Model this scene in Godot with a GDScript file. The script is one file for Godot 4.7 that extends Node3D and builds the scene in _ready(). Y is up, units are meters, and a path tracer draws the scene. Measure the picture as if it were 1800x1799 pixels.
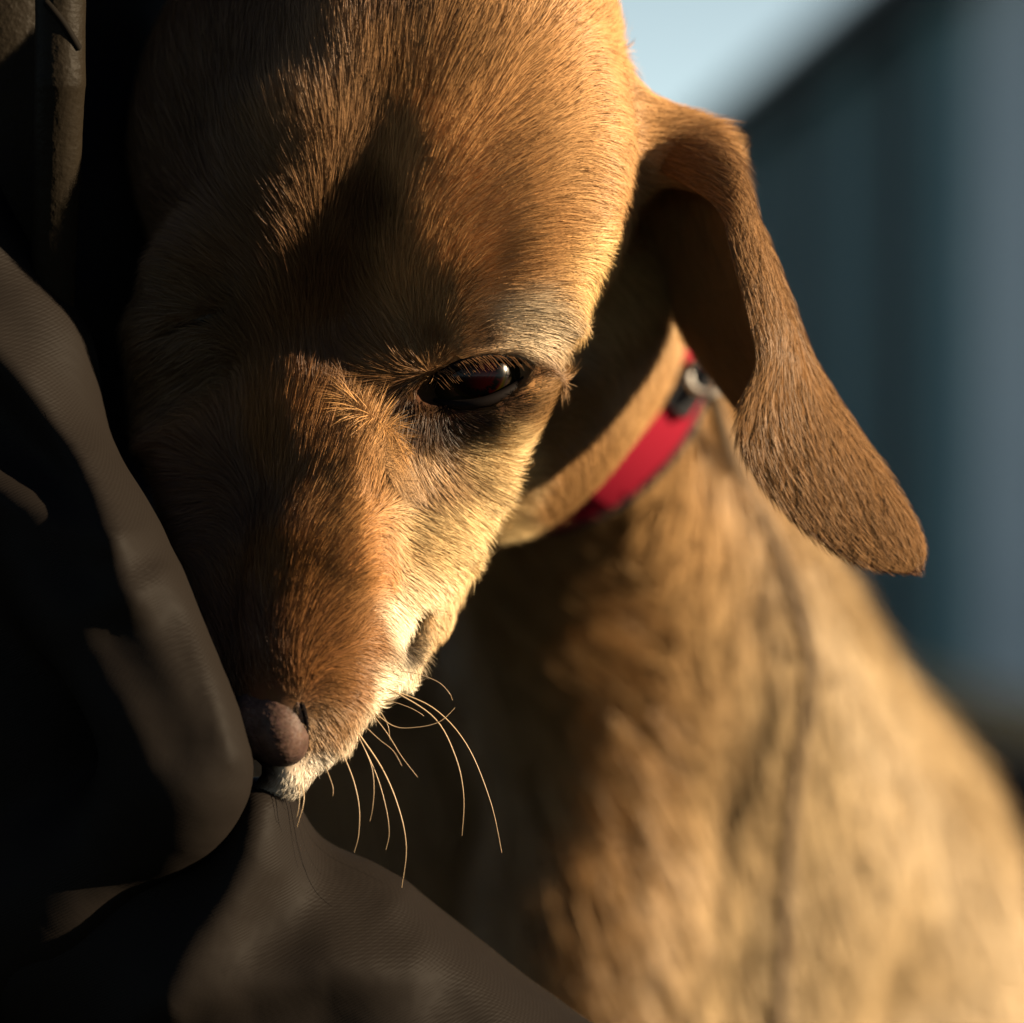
extends Node3D
# A golden-brown dog resting its muzzle against a person in a dark jacket, in low sun beside a sheet-metal shed.
# Shapes are sculpted in tenths of millimetres on a drawing plane through the dog's eye (u right, v down, w towards the lens); K turns them into metres.

const K := 0.00013333
const EYE_HEIGHT := 0.6
const FOCAL := 6375.0
const FUR_AMOUNT := 1.0
const COAT := 0.88

var rng := RandomNumberGenerator.new()
var noise := FastNoiseLite.new()


# ---------------------------------------------------------------- sculpting
class Blob:
	var round_one := true
	var cut := false
	var a := Vector3.ZERO
	var b := Vector3.ZERO
	var bb := 1.0
	var ra := 1.0
	var rb := 1.0
	var inv := Basis.IDENTITY
	var r := Vector3.ONE
	var rr := Vector3.ONE
	var k := 30.0

	func d(p: Vector3) -> float:
		if round_one:
			var q := inv * (p - a)
			var k0 := (q / r).length()
			var k1 := (q / rr).length()
			return k0 * (k0 - 1.0) / k1 if k1 > 1e-9 else -r.x
		var pa := p - a
		var h := clampf(pa.dot(b) / bb, 0.0, 1.0)
		return (pa - b * h).length() - lerpf(ra, rb, h)


class Stroke:      # a raised or sunken line pressed into a form
	var pts := PackedVector2Array()
	var s := 20.0
	var h := 10.0
	var back := -600.0

	func far(p: Vector3) -> float:
		var q := Vector2(p.x, p.y)
		var best := 1e9
		if pts.size() == 1:
			return q.distance_to(pts[0])
		for i in pts.size() - 1:
			var e := Geometry2D.get_closest_point_to_segment(q, pts[i], pts[i + 1])
			best = minf(best, q.distance_squared_to(e))
		return sqrt(best)

	func lift(p: Vector3) -> float:
		if p.z < back:
			return 0.0
		var t := far(p) / s
		return h * exp(-0.5 * t * t) if t < 3.5 else 0.0


class Form:
	var blobs: Array[Blob] = []
	var strokes: Array[Stroke] = []
	var near: Array[Blob] = []
	var lines: Array[Stroke] = []
	var rough: FastNoiseLite
	var rough_size := 0.0

	func everything() -> void:
		near = blobs
		lines = strokes

	func narrow(c: Vector3, reach: float) -> float:
		var ds := PackedFloat32Array()
		var least := 1e9
		for q in blobs:
			var x := q.d(c)
			ds.append(x)
			if not q.cut:
				least = minf(least, x)
		near = []
		for i in blobs.size():
			var q := blobs[i]
			if (ds[i] < reach + q.k if q.cut else ds[i] < least + 2.4 * reach + q.k):
				near.append(q)
		lines = []
		for s in strokes:
			if c.z > s.back - reach and s.far(c) < reach + 3.5 * s.s:
				lines.append(s)
		return f(c)

	func f(p: Vector3) -> float:
		var d := 1e6
		for q in near:
			var x := q.d(p)
			if q.cut:
				x = -x
				var h := maxf(q.k - absf(d - x), 0.0) / q.k
				d = maxf(d, x) + h * h * q.k * 0.25
			else:
				var h := maxf(q.k - absf(d - x), 0.0) / q.k
				d = minf(d, x) - h * h * q.k * 0.25
		for s in lines:
			d -= s.lift(p)
		if rough:
			d -= rough.get_noise_3dv(p) * rough_size
		return d

	func slope(p: Vector3, e := 3.0) -> Vector3:
		var n := Vector3(1, -1, -1) * f(p + Vector3(e, -e, -e)) + Vector3(-1, -1, 1) * f(p + Vector3(-e, -e, e)) + Vector3(-1, 1, -1) * f(p + Vector3(-e, e, -e)) + Vector3.ONE * f(p + Vector3(e, e, e))
		return n.normalized()


func at(u: float, v: float, w: float) -> Vector3:            # drawing-plane place
	return Vector3(u - 900.0, 900.0 - v, w)


func seen(u: float, v: float, w: float) -> Vector3:          # the place at depth w on the sight line through (u, v)
	var s := 1.0 - w / FOCAL
	return Vector3((u - 900.0) * s, (900.0 - v) * s, w)


func metres(p: Vector3) -> Vector3:
	return Vector3(p.x * K, EYE_HEIGHT + p.y * K, p.z * K)


func egg(form: Form, c: Vector3, r: Vector3, roll := 0.0, k := 40.0, cut := false, tip := 0.0, turn := 0.0) -> void:
	var q := Blob.new()
	q.a = c
	q.r = r
	q.rr = r * r
	q.inv = (Basis(Vector3.BACK, deg_to_rad(roll)) * Basis(Vector3.RIGHT, deg_to_rad(tip)) * Basis(Vector3.UP, deg_to_rad(turn))).inverse()
	q.k = k
	q.cut = cut
	form.blobs.append(q)


func rod(form: Form, a: Vector3, ra: float, b: Vector3, rb: float, k := 40.0, cut := false) -> void:
	var q := Blob.new()
	q.round_one = false
	q.a = a
	q.b = b - a
	q.bb = q.b.length_squared()
	q.ra = ra
	q.rb = rb
	q.k = k
	q.cut = cut
	form.blobs.append(q)


func press(form: Form, uv: Array, s: float, h: float, back := -600.0) -> void:
	var q := Stroke.new()
	for i in range(0, uv.size(), 2):
		q.pts.append(Vector2(uv[i] - 900.0, 900.0 - uv[i + 1]))
	q.s = s
	q.h = h
	q.back = back
	form.strokes.append(q)


# surface nets over the cells near the surface
func skin(form: Form, lo: Vector3, hi: Vector3, h: float, into: Dictionary) -> void:
	const B := 4
	var nb := Vector3i(((hi - lo) / (h * B)).ceil())
	var n := nb * B + Vector3i.ONE
	var val := PackedFloat32Array()
	val.resize(n.x * n.y * n.z)
	val.fill(1e9)
	var vid := PackedInt32Array()
	vid.resize(val.size())
	vid.fill(-1)
	var sx := 1
	var sy := n.x
	var sz := n.x * n.y
	var reach := h * B * 0.8661
	var pos: PackedVector3Array = into.pos
	var nrm: PackedVector3Array = into.nrm
	var tri: PackedInt32Array = into.tri
	var cells := PackedInt32Array()
	var corner := PackedInt32Array([0, sx, sy, sx + sy, sz, sx + sz, sy + sz, sx + sy + sz])
	var ea := PackedInt32Array([0, 2, 4, 6, 0, 1, 4, 5, 0, 1, 2, 3])
	var eb := PackedInt32Array([1, 3, 5, 7, 2, 3, 6, 7, 4, 5, 6, 7])
	var off: Array[Vector3] = []
	for c in 8:
		off.append(Vector3(c & 1, (c >> 1) & 1, (c >> 2) & 1))
	for bz in nb.z:
		for by in nb.y:
			for bx in nb.x:
				var centre := lo + (Vector3(bx, by, bz) + Vector3.ONE * 0.5) * h * B
				if absf(form.narrow(centre, reach)) > reach * 1.7:
					continue
				for z in range(bz * B, bz * B + B + 1):
					for y in range(by * B, by * B + B + 1):
						var o := bx * B + y * sy + z * sz
						for x in B + 1:
							if val[o + x] > 1e8:
								val[o + x] = form.f(lo + Vector3(bx * B + x, y, z) * h)
				for z in range(bz * B, bz * B + B):
					for y in range(by * B, by * B + B):
						for x in range(bx * B, bx * B + B):
							var o := x + y * sy + z * sz
							var inside := 0
							for c in 8:
								if val[o + corner[c]] < 0.0:
									inside += 1
							if inside == 0 or inside == 8:
								continue
							var sum := Vector3.ZERO
							var m := 0
							for e in 12:
								var a := val[o + corner[ea[e]]]
								var b := val[o + corner[eb[e]]]
								if (a < 0.0) != (b < 0.0):
									sum += off[ea[e]].lerp(off[eb[e]], a / (a - b))
									m += 1
							var p := lo + (Vector3(x, y, z) + sum / m) * h
							var g := form.slope(p)
							p -= g * clampf(form.f(p), -h * 0.5, h * 0.5)
							vid[o] = pos.size()
							cells.append(o)
							pos.append(p)
							nrm.append(g)
	var steps := PackedInt32Array([sx, sy, sz])
	for o in cells:
		var a := val[o]
		for ax in 3:
			var b := val[o + steps[ax]]
			if (a < 0.0) == (b < 0.0):
				continue
			var s1 := steps[(ax + 1) % 3]
			var s2 := steps[(ax + 2) % 3]
			if o - s1 - s2 < 0:
				continue
			var q0 := vid[o]
			var q1 := vid[o - s1]
			var q2 := vid[o - s1 - s2]
			var q3 := vid[o - s2]
			if q1 < 0 or q2 < 0 or q3 < 0:
				continue
			if a < 0.0:      # clockwise seen from outside
				tri.append_array([q0, q3, q1, q3, q2, q1])
			else:
				tri.append_array([q0, q1, q3, q3, q1, q2])
	into.pos = pos
	into.nrm = nrm
	into.tri = tri


func empty_skin() -> Dictionary:
	return {"pos": PackedVector3Array(), "nrm": PackedVector3Array(), "tri": PackedInt32Array()}


func flesh(d: Dictionary, colors := PackedColorArray()) -> ArrayMesh:
	var a := []
	a.resize(Mesh.ARRAY_MAX)
	var p := PackedVector3Array()
	p.resize(d.pos.size())
	var src: PackedVector3Array = d.pos
	for i in src.size():
		p[i] = metres(src[i])
	# front faces run clockwise: turn any that do not
	var nn: PackedVector3Array = d.nrm
	var tr: PackedInt32Array = d.tri
	for i in range(0, tr.size(), 3):
		var q := tr[i]
		var g := (p[tr[i + 1]] - p[q]).cross(p[tr[i + 2]] - p[q])
		if g.dot(nn[q] + nn[tr[i + 1]] + nn[tr[i + 2]]) > 0.0:
			tr[i] = tr[i + 1]
			tr[i + 1] = q
	d.tri = tr
	a[Mesh.ARRAY_VERTEX] = p
	a[Mesh.ARRAY_NORMAL] = d.nrm
	if colors.size():
		a[Mesh.ARRAY_COLOR] = colors
	if d.has("uv"):
		a[Mesh.ARRAY_TEX_UV] = d.uv
	a[Mesh.ARRAY_INDEX] = d.tri
	var m := ArrayMesh.new()
	m.add_surface_from_arrays(Mesh.PRIMITIVE_TRIANGLES, a)
	return m


func ray_hit(form: Form, u: float, v: float, from := 700.0, back := -2600.0) -> Vector3:
	form.everything()
	var w := from
	var p := seen(u, v, w)
	for i in 160:
		var d := form.f(p)
		if d < 0.6 or w < back:
			break
		w -= maxf(d * 0.7, 0.5)
		p = seen(u, v, w)
	return p


# ---------------------------------------------------------------- things and parts
func thing(called: String, label: String, category: String, base: Vector3) -> Node3D:
	var o := Node3D.new()
	o.name = called
	add_child(o, true)
	o.position = base
	o.set_meta("label", label)
	o.set_meta("category", category)
	return o


func part(called: String, mesh: Mesh, mat: Material, under: Node3D, kind := "", place := Vector3.ZERO) -> MeshInstance3D:
	var o := MeshInstance3D.new()
	o.name = called
	o.mesh = mesh
	o.material_override = mat
	under.add_child(o, true)
	var top := under
	var base := Vector3.ZERO
	while top != self and top != null:
		base += top.position
		top = top.get_parent() as Node3D
	o.position = place - base          # meshes are built in the place's own metres
	if kind:
		o.set_meta("kind", kind)
	return o


func surface(c: Color, rough := 0.7, spec := 0.4) -> StandardMaterial3D:
	var m := StandardMaterial3D.new()
	m.albedo_color = c.linear_to_srgb()
	m.roughness = rough
	m.metallic_specular = spec
	return m


func coloured(rough := 0.7, spec := 0.4) -> StandardMaterial3D:
	var m := surface(Color.WHITE, rough, spec)
	m.vertex_color_use_as_albedo = true
	return m


func relief(m: StandardMaterial3D, n: FastNoiseLite, scale: float, strength: float, size := 512) -> void:
	var t := NoiseTexture2D.new()
	t.width = size
	t.height = size
	t.seamless = true
	t.noise = n
	t.as_normal_map = true
	t.bump_strength = strength
	m.normal_enabled = true
	m.normal_texture = t
	m.uv1_triplanar = true
	m.uv1_world_triplanar = true
	m.uv1_scale = Vector3.ONE * scale


# a tapered, curved tube through points (drawing-plane units)
func tube(pts: PackedVector3Array, ra: float, rb: float, sides := 6, belly := 0.0) -> ArrayMesh:
	var d := empty_skin()
	var up := Vector3(0.31, 0.52, 0.8).normalized()
	var n := pts.size()
	for i in n:
		var t := (pts[mini(i + 1, n - 1)] - pts[maxi(i - 1, 0)]).normalized()
		var x := t.cross(up).normalized()
		var y := t.cross(x)
		var f := float(i) / (n - 1)
		var r := lerpf(ra, rb, f) + belly * sin(PI * f)
		for k in sides:
			var g := x * cos(TAU * k / sides) + y * sin(TAU * k / sides)
			d.pos.append(pts[i] + g * r)
			d.nrm.append(g)
	for i in n - 1:
		for k in sides:
			var a := i * sides + k
			var b := i * sides + (k + 1) % sides
			d.tri.append_array([a, a + sides, b, b, a + sides, b + sides])
	for e in [0, n - 1]:
		var c: int = d.pos.size()
		var dirn := (pts[e] - pts[1 if e == 0 else n - 2]).normalized()
		d.pos.append(pts[e] + dirn * (ra if e == 0 else rb) * 0.5)
		d.nrm.append(dirn)
		for k in sides:
			var a: int = e * sides + k
			var b: int = e * sides + (k + 1) % sides
			d.tri.append_array([c, b, a] if e else [c, a, b])
	return flesh(d)


func curve_points(pts: Array, steps: int) -> PackedVector3Array:
	var c := Curve3D.new()
	c.bake_interval = 4.0
	for i in pts.size():
		var t: Vector3 = (pts[mini(i + 1, pts.size() - 1)] - pts[maxi(i - 1, 0)]) / 6.0
		c.add_point(pts[i], -t, t)
	var out := PackedVector3Array()
	var l := c.get_baked_length()
	for i in steps + 1:
		out.append(c.sample_baked(l * i / steps, true))
	return out


# ---------------------------------------------------------------- fur
# A strand is a narrow ribbon of three bends; strands grow from a skin whose points carry flow, colour, length, width and density.
func grow(d: Dictionary, mat: Material) -> ArrayMesh:
	var pos: PackedVector3Array = d.pos
	var nrm: PackedVector3Array = d.nrm
	var tri: PackedInt32Array = d.tri
	var flow: PackedVector3Array = d.flow
	var col: PackedColorArray = d.col
	var len_: PackedFloat32Array = d.len
	var wid: PackedFloat32Array = d.wid
	var den: PackedFloat32Array = d.den
	var lean_by: float = d.get("lean", 0.21)
	var counts := PackedInt32Array()
	var total := 0
	for t in range(0, tri.size(), 3):
		var a := tri[t]
		var b := tri[t + 1]
		var c := tri[t + 2]
		var dens := (den[a] + den[b] + den[c]) / 3.0
		var k := 0
		if dens > 0.0:
			k = int((pos[b] - pos[a]).cross(pos[c] - pos[a]).length() * 0.5 * dens * FUR_AMOUNT + rng.randf())
		counts.append(k)
		total += k
	var vp := PackedVector3Array()
	var vn := PackedVector3Array()
	var vc := PackedColorArray()
	var vi := PackedInt32Array()
	vp.resize(total * 7)
	vn.resize(total * 7)
	vc.resize(total * 7)
	vi.resize(total * 15)
	var order := PackedInt32Array([0, 2, 1, 2, 3, 1, 2, 4, 3, 4, 5, 3, 4, 6, 5])
	var o := 0
	var oi := 0
	for t in counts.size():
		if counts[t] == 0:
			continue
		var a := tri[t * 3]
		var b := tri[t * 3 + 1]
		var c := tri[t * 3 + 2]
		for h in counts[t]:
			var x := rng.randf()
			var y := rng.randf()
			if x + y > 1.0:
				x = 1.0 - x
				y = 1.0 - y
			var z := 1.0 - x - y
			var p := pos[a] * z + pos[b] * x + pos[c] * y
			var n := (nrm[a] * z + nrm[b] * x + nrm[c] * y).normalized()
			var fl := flow[a] * z + flow[b] * x + flow[c] * y
			var lift := clampf(fl.length(), 0.02, 0.98)       # 1 lies flat, 0 stands up
			var long := (len_[a] * z + len_[b] * x + len_[c] * y) * rng.randf_range(0.6, 1.25)
			var half := (wid[a] * z + wid[b] * x + wid[c] * y) * rng.randf_range(0.6, 1.2) * 0.5
			var shade := col[a] * z + col[b] * x + col[c] * y
			# locks: neighbouring strands lean together
			var q := p * (14.0 / long)
			var lean := Vector3(noise.get_noise_3d(q.x, q.y, q.z), noise.get_noise_3d(q.y + 70.0, q.z, q.x), noise.get_noise_3d(q.z, q.x + 90.0, q.y))
			fl = fl.normalized() + lean * lean_by * clampf(110.0 / long, 0.45, 1.0) + Vector3(rng.randf() - 0.5, rng.randf() - 0.5, rng.randf() - 0.5) * 0.26
			fl = (fl - n * fl.dot(n)).normalized()
			var up := (1.0 - lift) * rng.randf_range(0.6, 1.5)
			var d0 := (fl + n * (up * 1.6 + 0.12)).normalized()
			var d1 := (fl + n * (up * 0.9 + 0.05)).normalized()
			var d2 := (fl + n * (up * 0.45 - 0.04)).normalized()
			var side := d0.cross(n).normalized()
			var roll := rng.randf_range(-0.9, 0.9)
			var face := d1.cross(side).normalized()
			if face.dot(n) < 0.0:
				face = -face
			side = (side * cos(roll) + face * sin(roll)).normalized()
			face = side.cross(d1).normalized()
			if face.dot(n) < 0.0:
				face = -face
				side = -side
			var tone := (0.75 + 0.5 * rng.randf()) * (1.0 + 1.2 * lean_by * lean.x)
			if rng.randf() < 0.07:
				tone *= 0.6
			var c0 := Color(shade.r * tone * 0.5, shade.g * tone * 0.44, shade.b * tone * 0.4)
			var c1 := Color(shade.r * tone, shade.g * tone, shade.b * tone)
			var p0 := p - n * 3.0
			var p1 := p0 + d0 * long * 0.36
			var p2 := p1 + d1 * long * 0.34
			var p3 := p2 + d2 * long * 0.30
			var sa := side * half
			vp[o] = metres(p0 - sa)
			vp[o + 1] = metres(p0 + sa)
			vp[o + 2] = metres(p1 - sa)
			vp[o + 3] = metres(p1 + sa)
			vp[o + 4] = metres(p2 - sa * 0.8)
			vp[o + 5] = metres(p2 + sa * 0.8)
			vp[o + 6] = metres(p3)
			var nl := (face - side * 0.55).normalized()
			var nr := (face + side * 0.55).normalized()
			vn[o] = nl
			vn[o + 1] = nr
			vn[o + 2] = nl
			vn[o + 3] = nr
			vn[o + 4] = nl
			vn[o + 5] = nr
			vn[o + 6] = face
			vc[o] = c0
			vc[o + 1] = c0
			vc[o + 2] = c1
			vc[o + 3] = c1
			vc[o + 4] = c1
			vc[o + 5] = c1
			vc[o + 6] = c1
			for k in 15:
				vi[oi + k] = o + order[k]
			o += 7
			oi += 15
	var arr := []
	arr.resize(Mesh.ARRAY_MAX)
	arr[Mesh.ARRAY_VERTEX] = vp
	arr[Mesh.ARRAY_NORMAL] = vn
	arr[Mesh.ARRAY_COLOR] = vc
	arr[Mesh.ARRAY_INDEX] = vi
	var m := ArrayMesh.new()
	if total:
		m.add_surface_from_arrays(Mesh.PRIMITIVE_TRIANGLES, arr)
	return m


# ---------------------------------------------------------------- the scene
func _ready() -> void:
	rng.seed = 11
	noise.seed = 4
	noise.frequency = 0.05
	noise.noise_type = FastNoiseLite.TYPE_SIMPLEX
	# camera: 85 mm lens at face height, focused on the eye
	var cam := Camera3D.new()
	cam.name = "camera"
	var look := CameraAttributesPhysical.new()
	look.frustum_focal_length = 85.0
	look.frustum_focus_distance = 0.85
	look.frustum_near = 0.02
	look.frustum_far = 4000.0
	look.exposure_aperture = 4.2
	cam.attributes = look
	add_child(cam)
	cam.position = Vector3(0, EYE_HEIGHT, 0.85)
	cam.current = true
	# sky and exposure
	var env := Environment.new()
	env.background_mode = Environment.BG_SKY
	var sky := ProceduralSkyMaterial.new()
	sky.sky_top_color = Color(0.07, 0.14, 0.28)
	sky.sky_horizon_color = Color(0.82, 0.91, 0.91)
	sky.sky_curve = 0.10
	sky.ground_bottom_color = Color(0.12, 0.11, 0.10)
	sky.ground_horizon_color = Color(0.3, 0.3, 0.3)
	sky.sun_angle_max = 6.0
	env.sky = Sky.new()
	env.sky.sky_material = sky
	env.background_energy_multiplier = 0.5
	env.tonemap_mode = Environment.TONE_MAPPER_LINEAR
	env.tonemap_exposure = 4.0
	env.sdfgi_enabled = true
	env.ssao_enabled = true
	env.ssil_enabled = true
	var around := WorldEnvironment.new()
	around.environment = env
	add_child(around)
	# low sun from the right
	var sun := DirectionalLight3D.new()
	sun.name = "sun"
	sun.light_energy = 1.6
	sun.light_color = Color(1.0, 0.90, 0.75)
	sun.light_angular_distance = 0.5
	sun.shadow_enabled = true
	add_child(sun)
	sun.look_at_from_position(Vector3(0.93, 0.27, 0.22), Vector3.ZERO)

	var t0 := Time.get_ticks_msec()
	build_ground()
	build_shed()
	print("setting ", Time.get_ticks_msec() - t0)
	build_person()
	print("person ", Time.get_ticks_msec() - t0)
	build_dog()
	print("dog ", Time.get_ticks_msec() - t0)


func build_ground() -> void:
	var m := PlaneMesh.new()
	m.size = Vector2(3000, 3000)
	var mat := surface(Color(0.024, 0.024, 0.02), 0.95, 0.1)
	var n := FastNoiseLite.new()
	n.frequency = 0.03
	n.fractal_octaves = 5
	relief(mat, n, 0.6, 6.0)
	var o := MeshInstance3D.new()
	o.name = "ground"
	o.mesh = m
	o.material_override = mat
	o.set_meta("kind", "structure")
	o.set_meta("label", "dark bare ground beyond the dog's back")
	add_child(o)


# ---------------------------------------------------------------- the shed
func build_shed() -> void:
	# its side runs away from the camera, a little to the left
	var start := Vector3(1.78, 0, 0.85 - 6.0) + Vector3(-0.0762, 0, -1.0) * 0.35
	var along := Vector3(-0.0762, 0, -1.0).normalized()
	var out := Vector3(-along.z, 0, along.x) * -1.0
	if out.x > 0.0:
		out = -out
	var shed := thing("metal_shed", "dark teal sheet-metal shed with vertical ribs and a shadowed eave, behind the dog's ear", "shed", start + along * 10.0)
	var teal := surface(Color(0.085, 0.150, 0.150), 0.55, 0.3)
	var pale := surface(Color(0.58, 0.62, 0.62), 0.4, 0.5)
	var n := FastNoiseLite.new()
	n.frequency = 0.02
	for mt in [teal, pale]:
		relief(mt, n, 0.5, 1.2, 256)
	var tones: Array[StandardMaterial3D] = []
	for k in [1.8, 0.35, 1.5, 0.4, 1.2, 0.45, 1.3]:
		var tm := surface(Color(0.085 * k, 0.150 * k, 0.150 * k), 0.55, 0.3)
		relief(tm, n, 0.5, 1.2, 256)
		tones.append(tm)
	var top := 2.22
	var lengths := 24
	for i in lengths:
		var a := start + along * (i * 0.9)
		var mat: StandardMaterial3D = pale if i < 5 else tones[(i - 5) % 7]
		part("wall_panel", ribbed(a, along, out, 0.9, 0.08, top), mat, shed)
	# the near end of the shed
	for i in 6:
		part("wall_panel", ribbed(start + Vector3(0.4 * i, 0, 0.03 * i), Vector3(1, 0, 0.075).normalized(), Vector3(-0.075, 0, 1).normalized(), 0.4, 0.08, top + 0.07 * i), teal if i % 2 else pale, shed)
	# eave: soffit board, fascia and the sheet roof
	var dark := surface(Color(0.02, 0.02, 0.02), 0.7)
	part("fascia", slab(start + Vector3.UP * (top - 0.02) + out * 0.02, along * 21.6, out * 0.13, Vector3.UP * 0.08), dark, shed)
	part("gutter", slab(start + Vector3.UP * (top + 0.085) + out * 0.13, along * 21.6, out * 0.08, Vector3.UP * 0.035), surface(Color(0.05, 0.055, 0.06), 0.4), shed)
	part("roof", slab(start + Vector3.UP * (top + 0.09) + out * 0.13, along * 21.6, Vector3(2.4, 0.42, 0.18), Vector3.UP * 0.04), surface(Color(0.05, 0.06, 0.065), 0.5), shed)


func slab(o: Vector3, x: Vector3, y: Vector3, z: Vector3) -> ArrayMesh:
	var st := SurfaceTool.new()
	st.begin(Mesh.PRIMITIVE_TRIANGLES)
	st.set_smooth_group(-1)
	for q in [[o, x, y], [o + z, y, x], [o, y, z], [o + x, z, y], [o, z, x], [o + y, x, z]]:
		var a: Vector3 = q[0]
		var b: Vector3 = q[1]
		var c: Vector3 = q[2]
		for p in [a, a + b, a + b + c, a, a + b + c, a + c]:
			st.add_vertex(p)
	st.generate_normals()
	return st.commit()


func ribbed(o: Vector3, along: Vector3, out: Vector3, length: float, low: float, top: float) -> ArrayMesh:
	var st := SurfaceTool.new()
	st.begin(Mesh.PRIMITIVE_TRIANGLES)
	st.set_smooth_group(-1)
	var prof := PackedVector2Array()
	var pitch := length / 5.0
	for i in 5:
		for q in [[0.0, 0.0], [0.55, 0.0], [0.65, 0.028], [0.88, 0.028]]:
			prof.append(Vector2((i + q[0]) * pitch, q[1]))
	prof.append(Vector2(length - 0.003, 0.0))
	for i in prof.size() - 1:
		var a := o + along * prof[i].x + out * prof[i].y
		var b := o + along * prof[i + 1].x + out * prof[i + 1].y
		var l := Vector3.UP * low
		var t := Vector3.UP * top
		for p in [a + l, b + l, b + t, a + l, b + t, a + t]:
			st.add_vertex(p)
	st.generate_normals()
	return st.commit()


# ---------------------------------------------------------------- the person
func build_person() -> void:
	var base := Vector3(-0.22, 0, 0.0)
	var who := thing("person", "person in a dark grey-brown jacket crouching at the left, the dog's muzzle against the sleeve", "person", base)
	# jacket: the sleeve in front, the breast behind
	var j := Form.new()
	rod(j, at(-330, 330, -430), 330, at(-360, 700, -430), 450, 60)
	rod(j, at(-360, 700, -430), 450, at(-60, 1290, -420), 425, 60)
	rod(j, at(-60, 1290, -420), 425, at(-250, 1500, -420), 400, 60)
	egg(j, at(-480, -100, -720), Vector3(740, 1500, 420), 0, 80)       # breast
	egg(j, at(-150, 700, -560), Vector3(420, 700, 330), -14, 80)
	# the fold that rolls forward against the muzzle
	rod(j, at(-185, 330, -150), 150, at(8, 640, -120), 118, 120)
	rod(j, at(8, 640, -120), 118, at(30, 790, -90), 108, 120)
	rod(j, at(30, 790, -90), 108, at(136, 960, 10), 112, 120)
	rod(j, at(136, 960, 10), 112, at(212, 1080, 70), 102, 120)
	rod(j, at(212, 1080, 70), 102, at(290, 1230, 120), 92, 120)
	rod(j, at(290, 1230, 120), 92, at(340, 1345, 120), 84, 110)
	rod(j, at(340, 1345, 120), 82, at(300, 1410, 60), 84, 110)
	rod(j, at(300, 1410, 60), 80, at(100, 1580, -50), 100, 120)
	rod(j, at(100, 1580, -50), 100, at(-150, 1780, -140), 110, 120)
	press(j, [-80, 560, 40, 670, 150, 810, 225, 940], 30, 40, -500)
	press(j, [-80, 650, 20, 750, 110, 870, 170, 980], 44, -34, -500)
	press(j, [-60, 840, 60, 880, 180, 950, 255, 1040], 32, 30, -500)
	press(j, [225, 1120, 290, 1210, 330, 1300], 34, -18, -500)
	press(j, [300, 1010, 345, 1070, 390, 1190, 425, 1320], 18, 10, -500)
	j.rough = FastNoiseLite.new()
	j.rough.seed = 9
	j.rough.frequency = 0.0045
	j.rough_size = 3.0
	# the lower part of the jacket over the lap, tucked under the sleeve
	var l := Form.new()
	rod(l, at(120, 1660, -190), 230, at(420, 1730, -170), 290, 80)
	rod(l, at(420, 1730, -170), 285, at(900, 2120, -220), 320, 80)
	egg(l, at(466, 1515, 0), Vector3(74, 130, 90), 20, 90)
	press(l, [470, 1410, 450, 1500, 390, 1600, 300, 1720, 230, 1850], 44, 40, -400)
	press(l, [560, 1500, 520, 1590, 490, 1660], 66, -34, -400)
	press(l, [330, 1760, 440, 1715, 580, 1690, 720, 1700], 40, 26, -400)
	press(l, [330, 1850, 450, 1800, 560, 1810], 60, -34, -400)
	press(l, [700, 1600, 820, 1720, 920, 1850], 30, 14, -400)
	l.rough = FastNoiseLite.new()
	l.rough.seed = 21
	l.rough.frequency = 0.005
	l.rough_size = 3.0
	var cloth := surface(Color(0.0078, 0.0062, 0.0051), 0.6, 0.12)
	twill(cloth)
	var d := empty_skin()
	skin(j, at(-1300, 2100, -1250), at(520, -1760, 420), 20.0, d)
	part("jacket", flesh(d), cloth, who)
	d = empty_skin()
	skin(l, at(-300, 2600, -520), at(1300, 1250, 400), 18.0, d)
	part("jacket_hem", flesh(d), cloth, who)
	# the leg below, down to the ground, outside the picture
	var g := Form.new()
	rod(g, at(560, 1930, -320), 270, at(150, 3300, -250), 290, 80)
	rod(g, at(150, 3300, -250), 290, at(-100, 4900, -500), 220, 80)
	rod(g, at(-500, 1700, -600), 420, at(100, 2600, -300), 330, 120)
	egg(g, at(0, 5150, -350), Vector3(230, 170, 480), 0, 60)
	d = empty_skin()
	skin(g, at(-1000, 5400, -1100), at(1000, 1250, 500), 50.0, d)
	part("trousers", flesh(d), surface(Color(0.009, 0.009, 0.011), 0.8, 0.2), who)
	# leather edging of the jacket front
	var hide := surface(Color(0.0085, 0.0064, 0.0040), 0.55, 0.15)
	var n := FastNoiseLite.new()
	n.noise_type = FastNoiseLite.TYPE_CELLULAR
	n.frequency = 0.06
	relief(hide, n, 14.0, 2.5)
	var trim := Form.new()
	rod(trim, at(75, -1150, -60), 44, at(110, -420, 40), 44, 2)
	rod(trim, at(110, -420, 40), 44, at(110, 150, 40), 44, 2)
	rod(trim, at(110, 150, 40), 44, at(66, 640, -160), 38, 2)
	egg(trim, at(-40, -200, -260), Vector3(150, 1000, 130), 0, 60)
	trim.rough = FastNoiseLite.new()
	trim.rough.seed = 5
	trim.rough.frequency = 0.006
	trim.rough_size = 2.0
	d = empty_skin()
	skin(trim, at(-330, 820, -320), at(200, -1280, 120), 11.0, d)
	part("leather_flap", flesh(d), hide, who)
	# the stitched seam across its top
	var seam := []
	for q in [[80, 4], [94, 20], [110, 40], [124, 62], [138, 86]]:
		seam.append(ray_hit(trim, q[0], q[1], 300.0) + Vector3(0, 0, 1))
	part("seam", tube(curve_points(seam, 20), 7, 7, 7), surface(Color(0.006, 0.005, 0.004), 0.7, 0.1), who)


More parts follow.
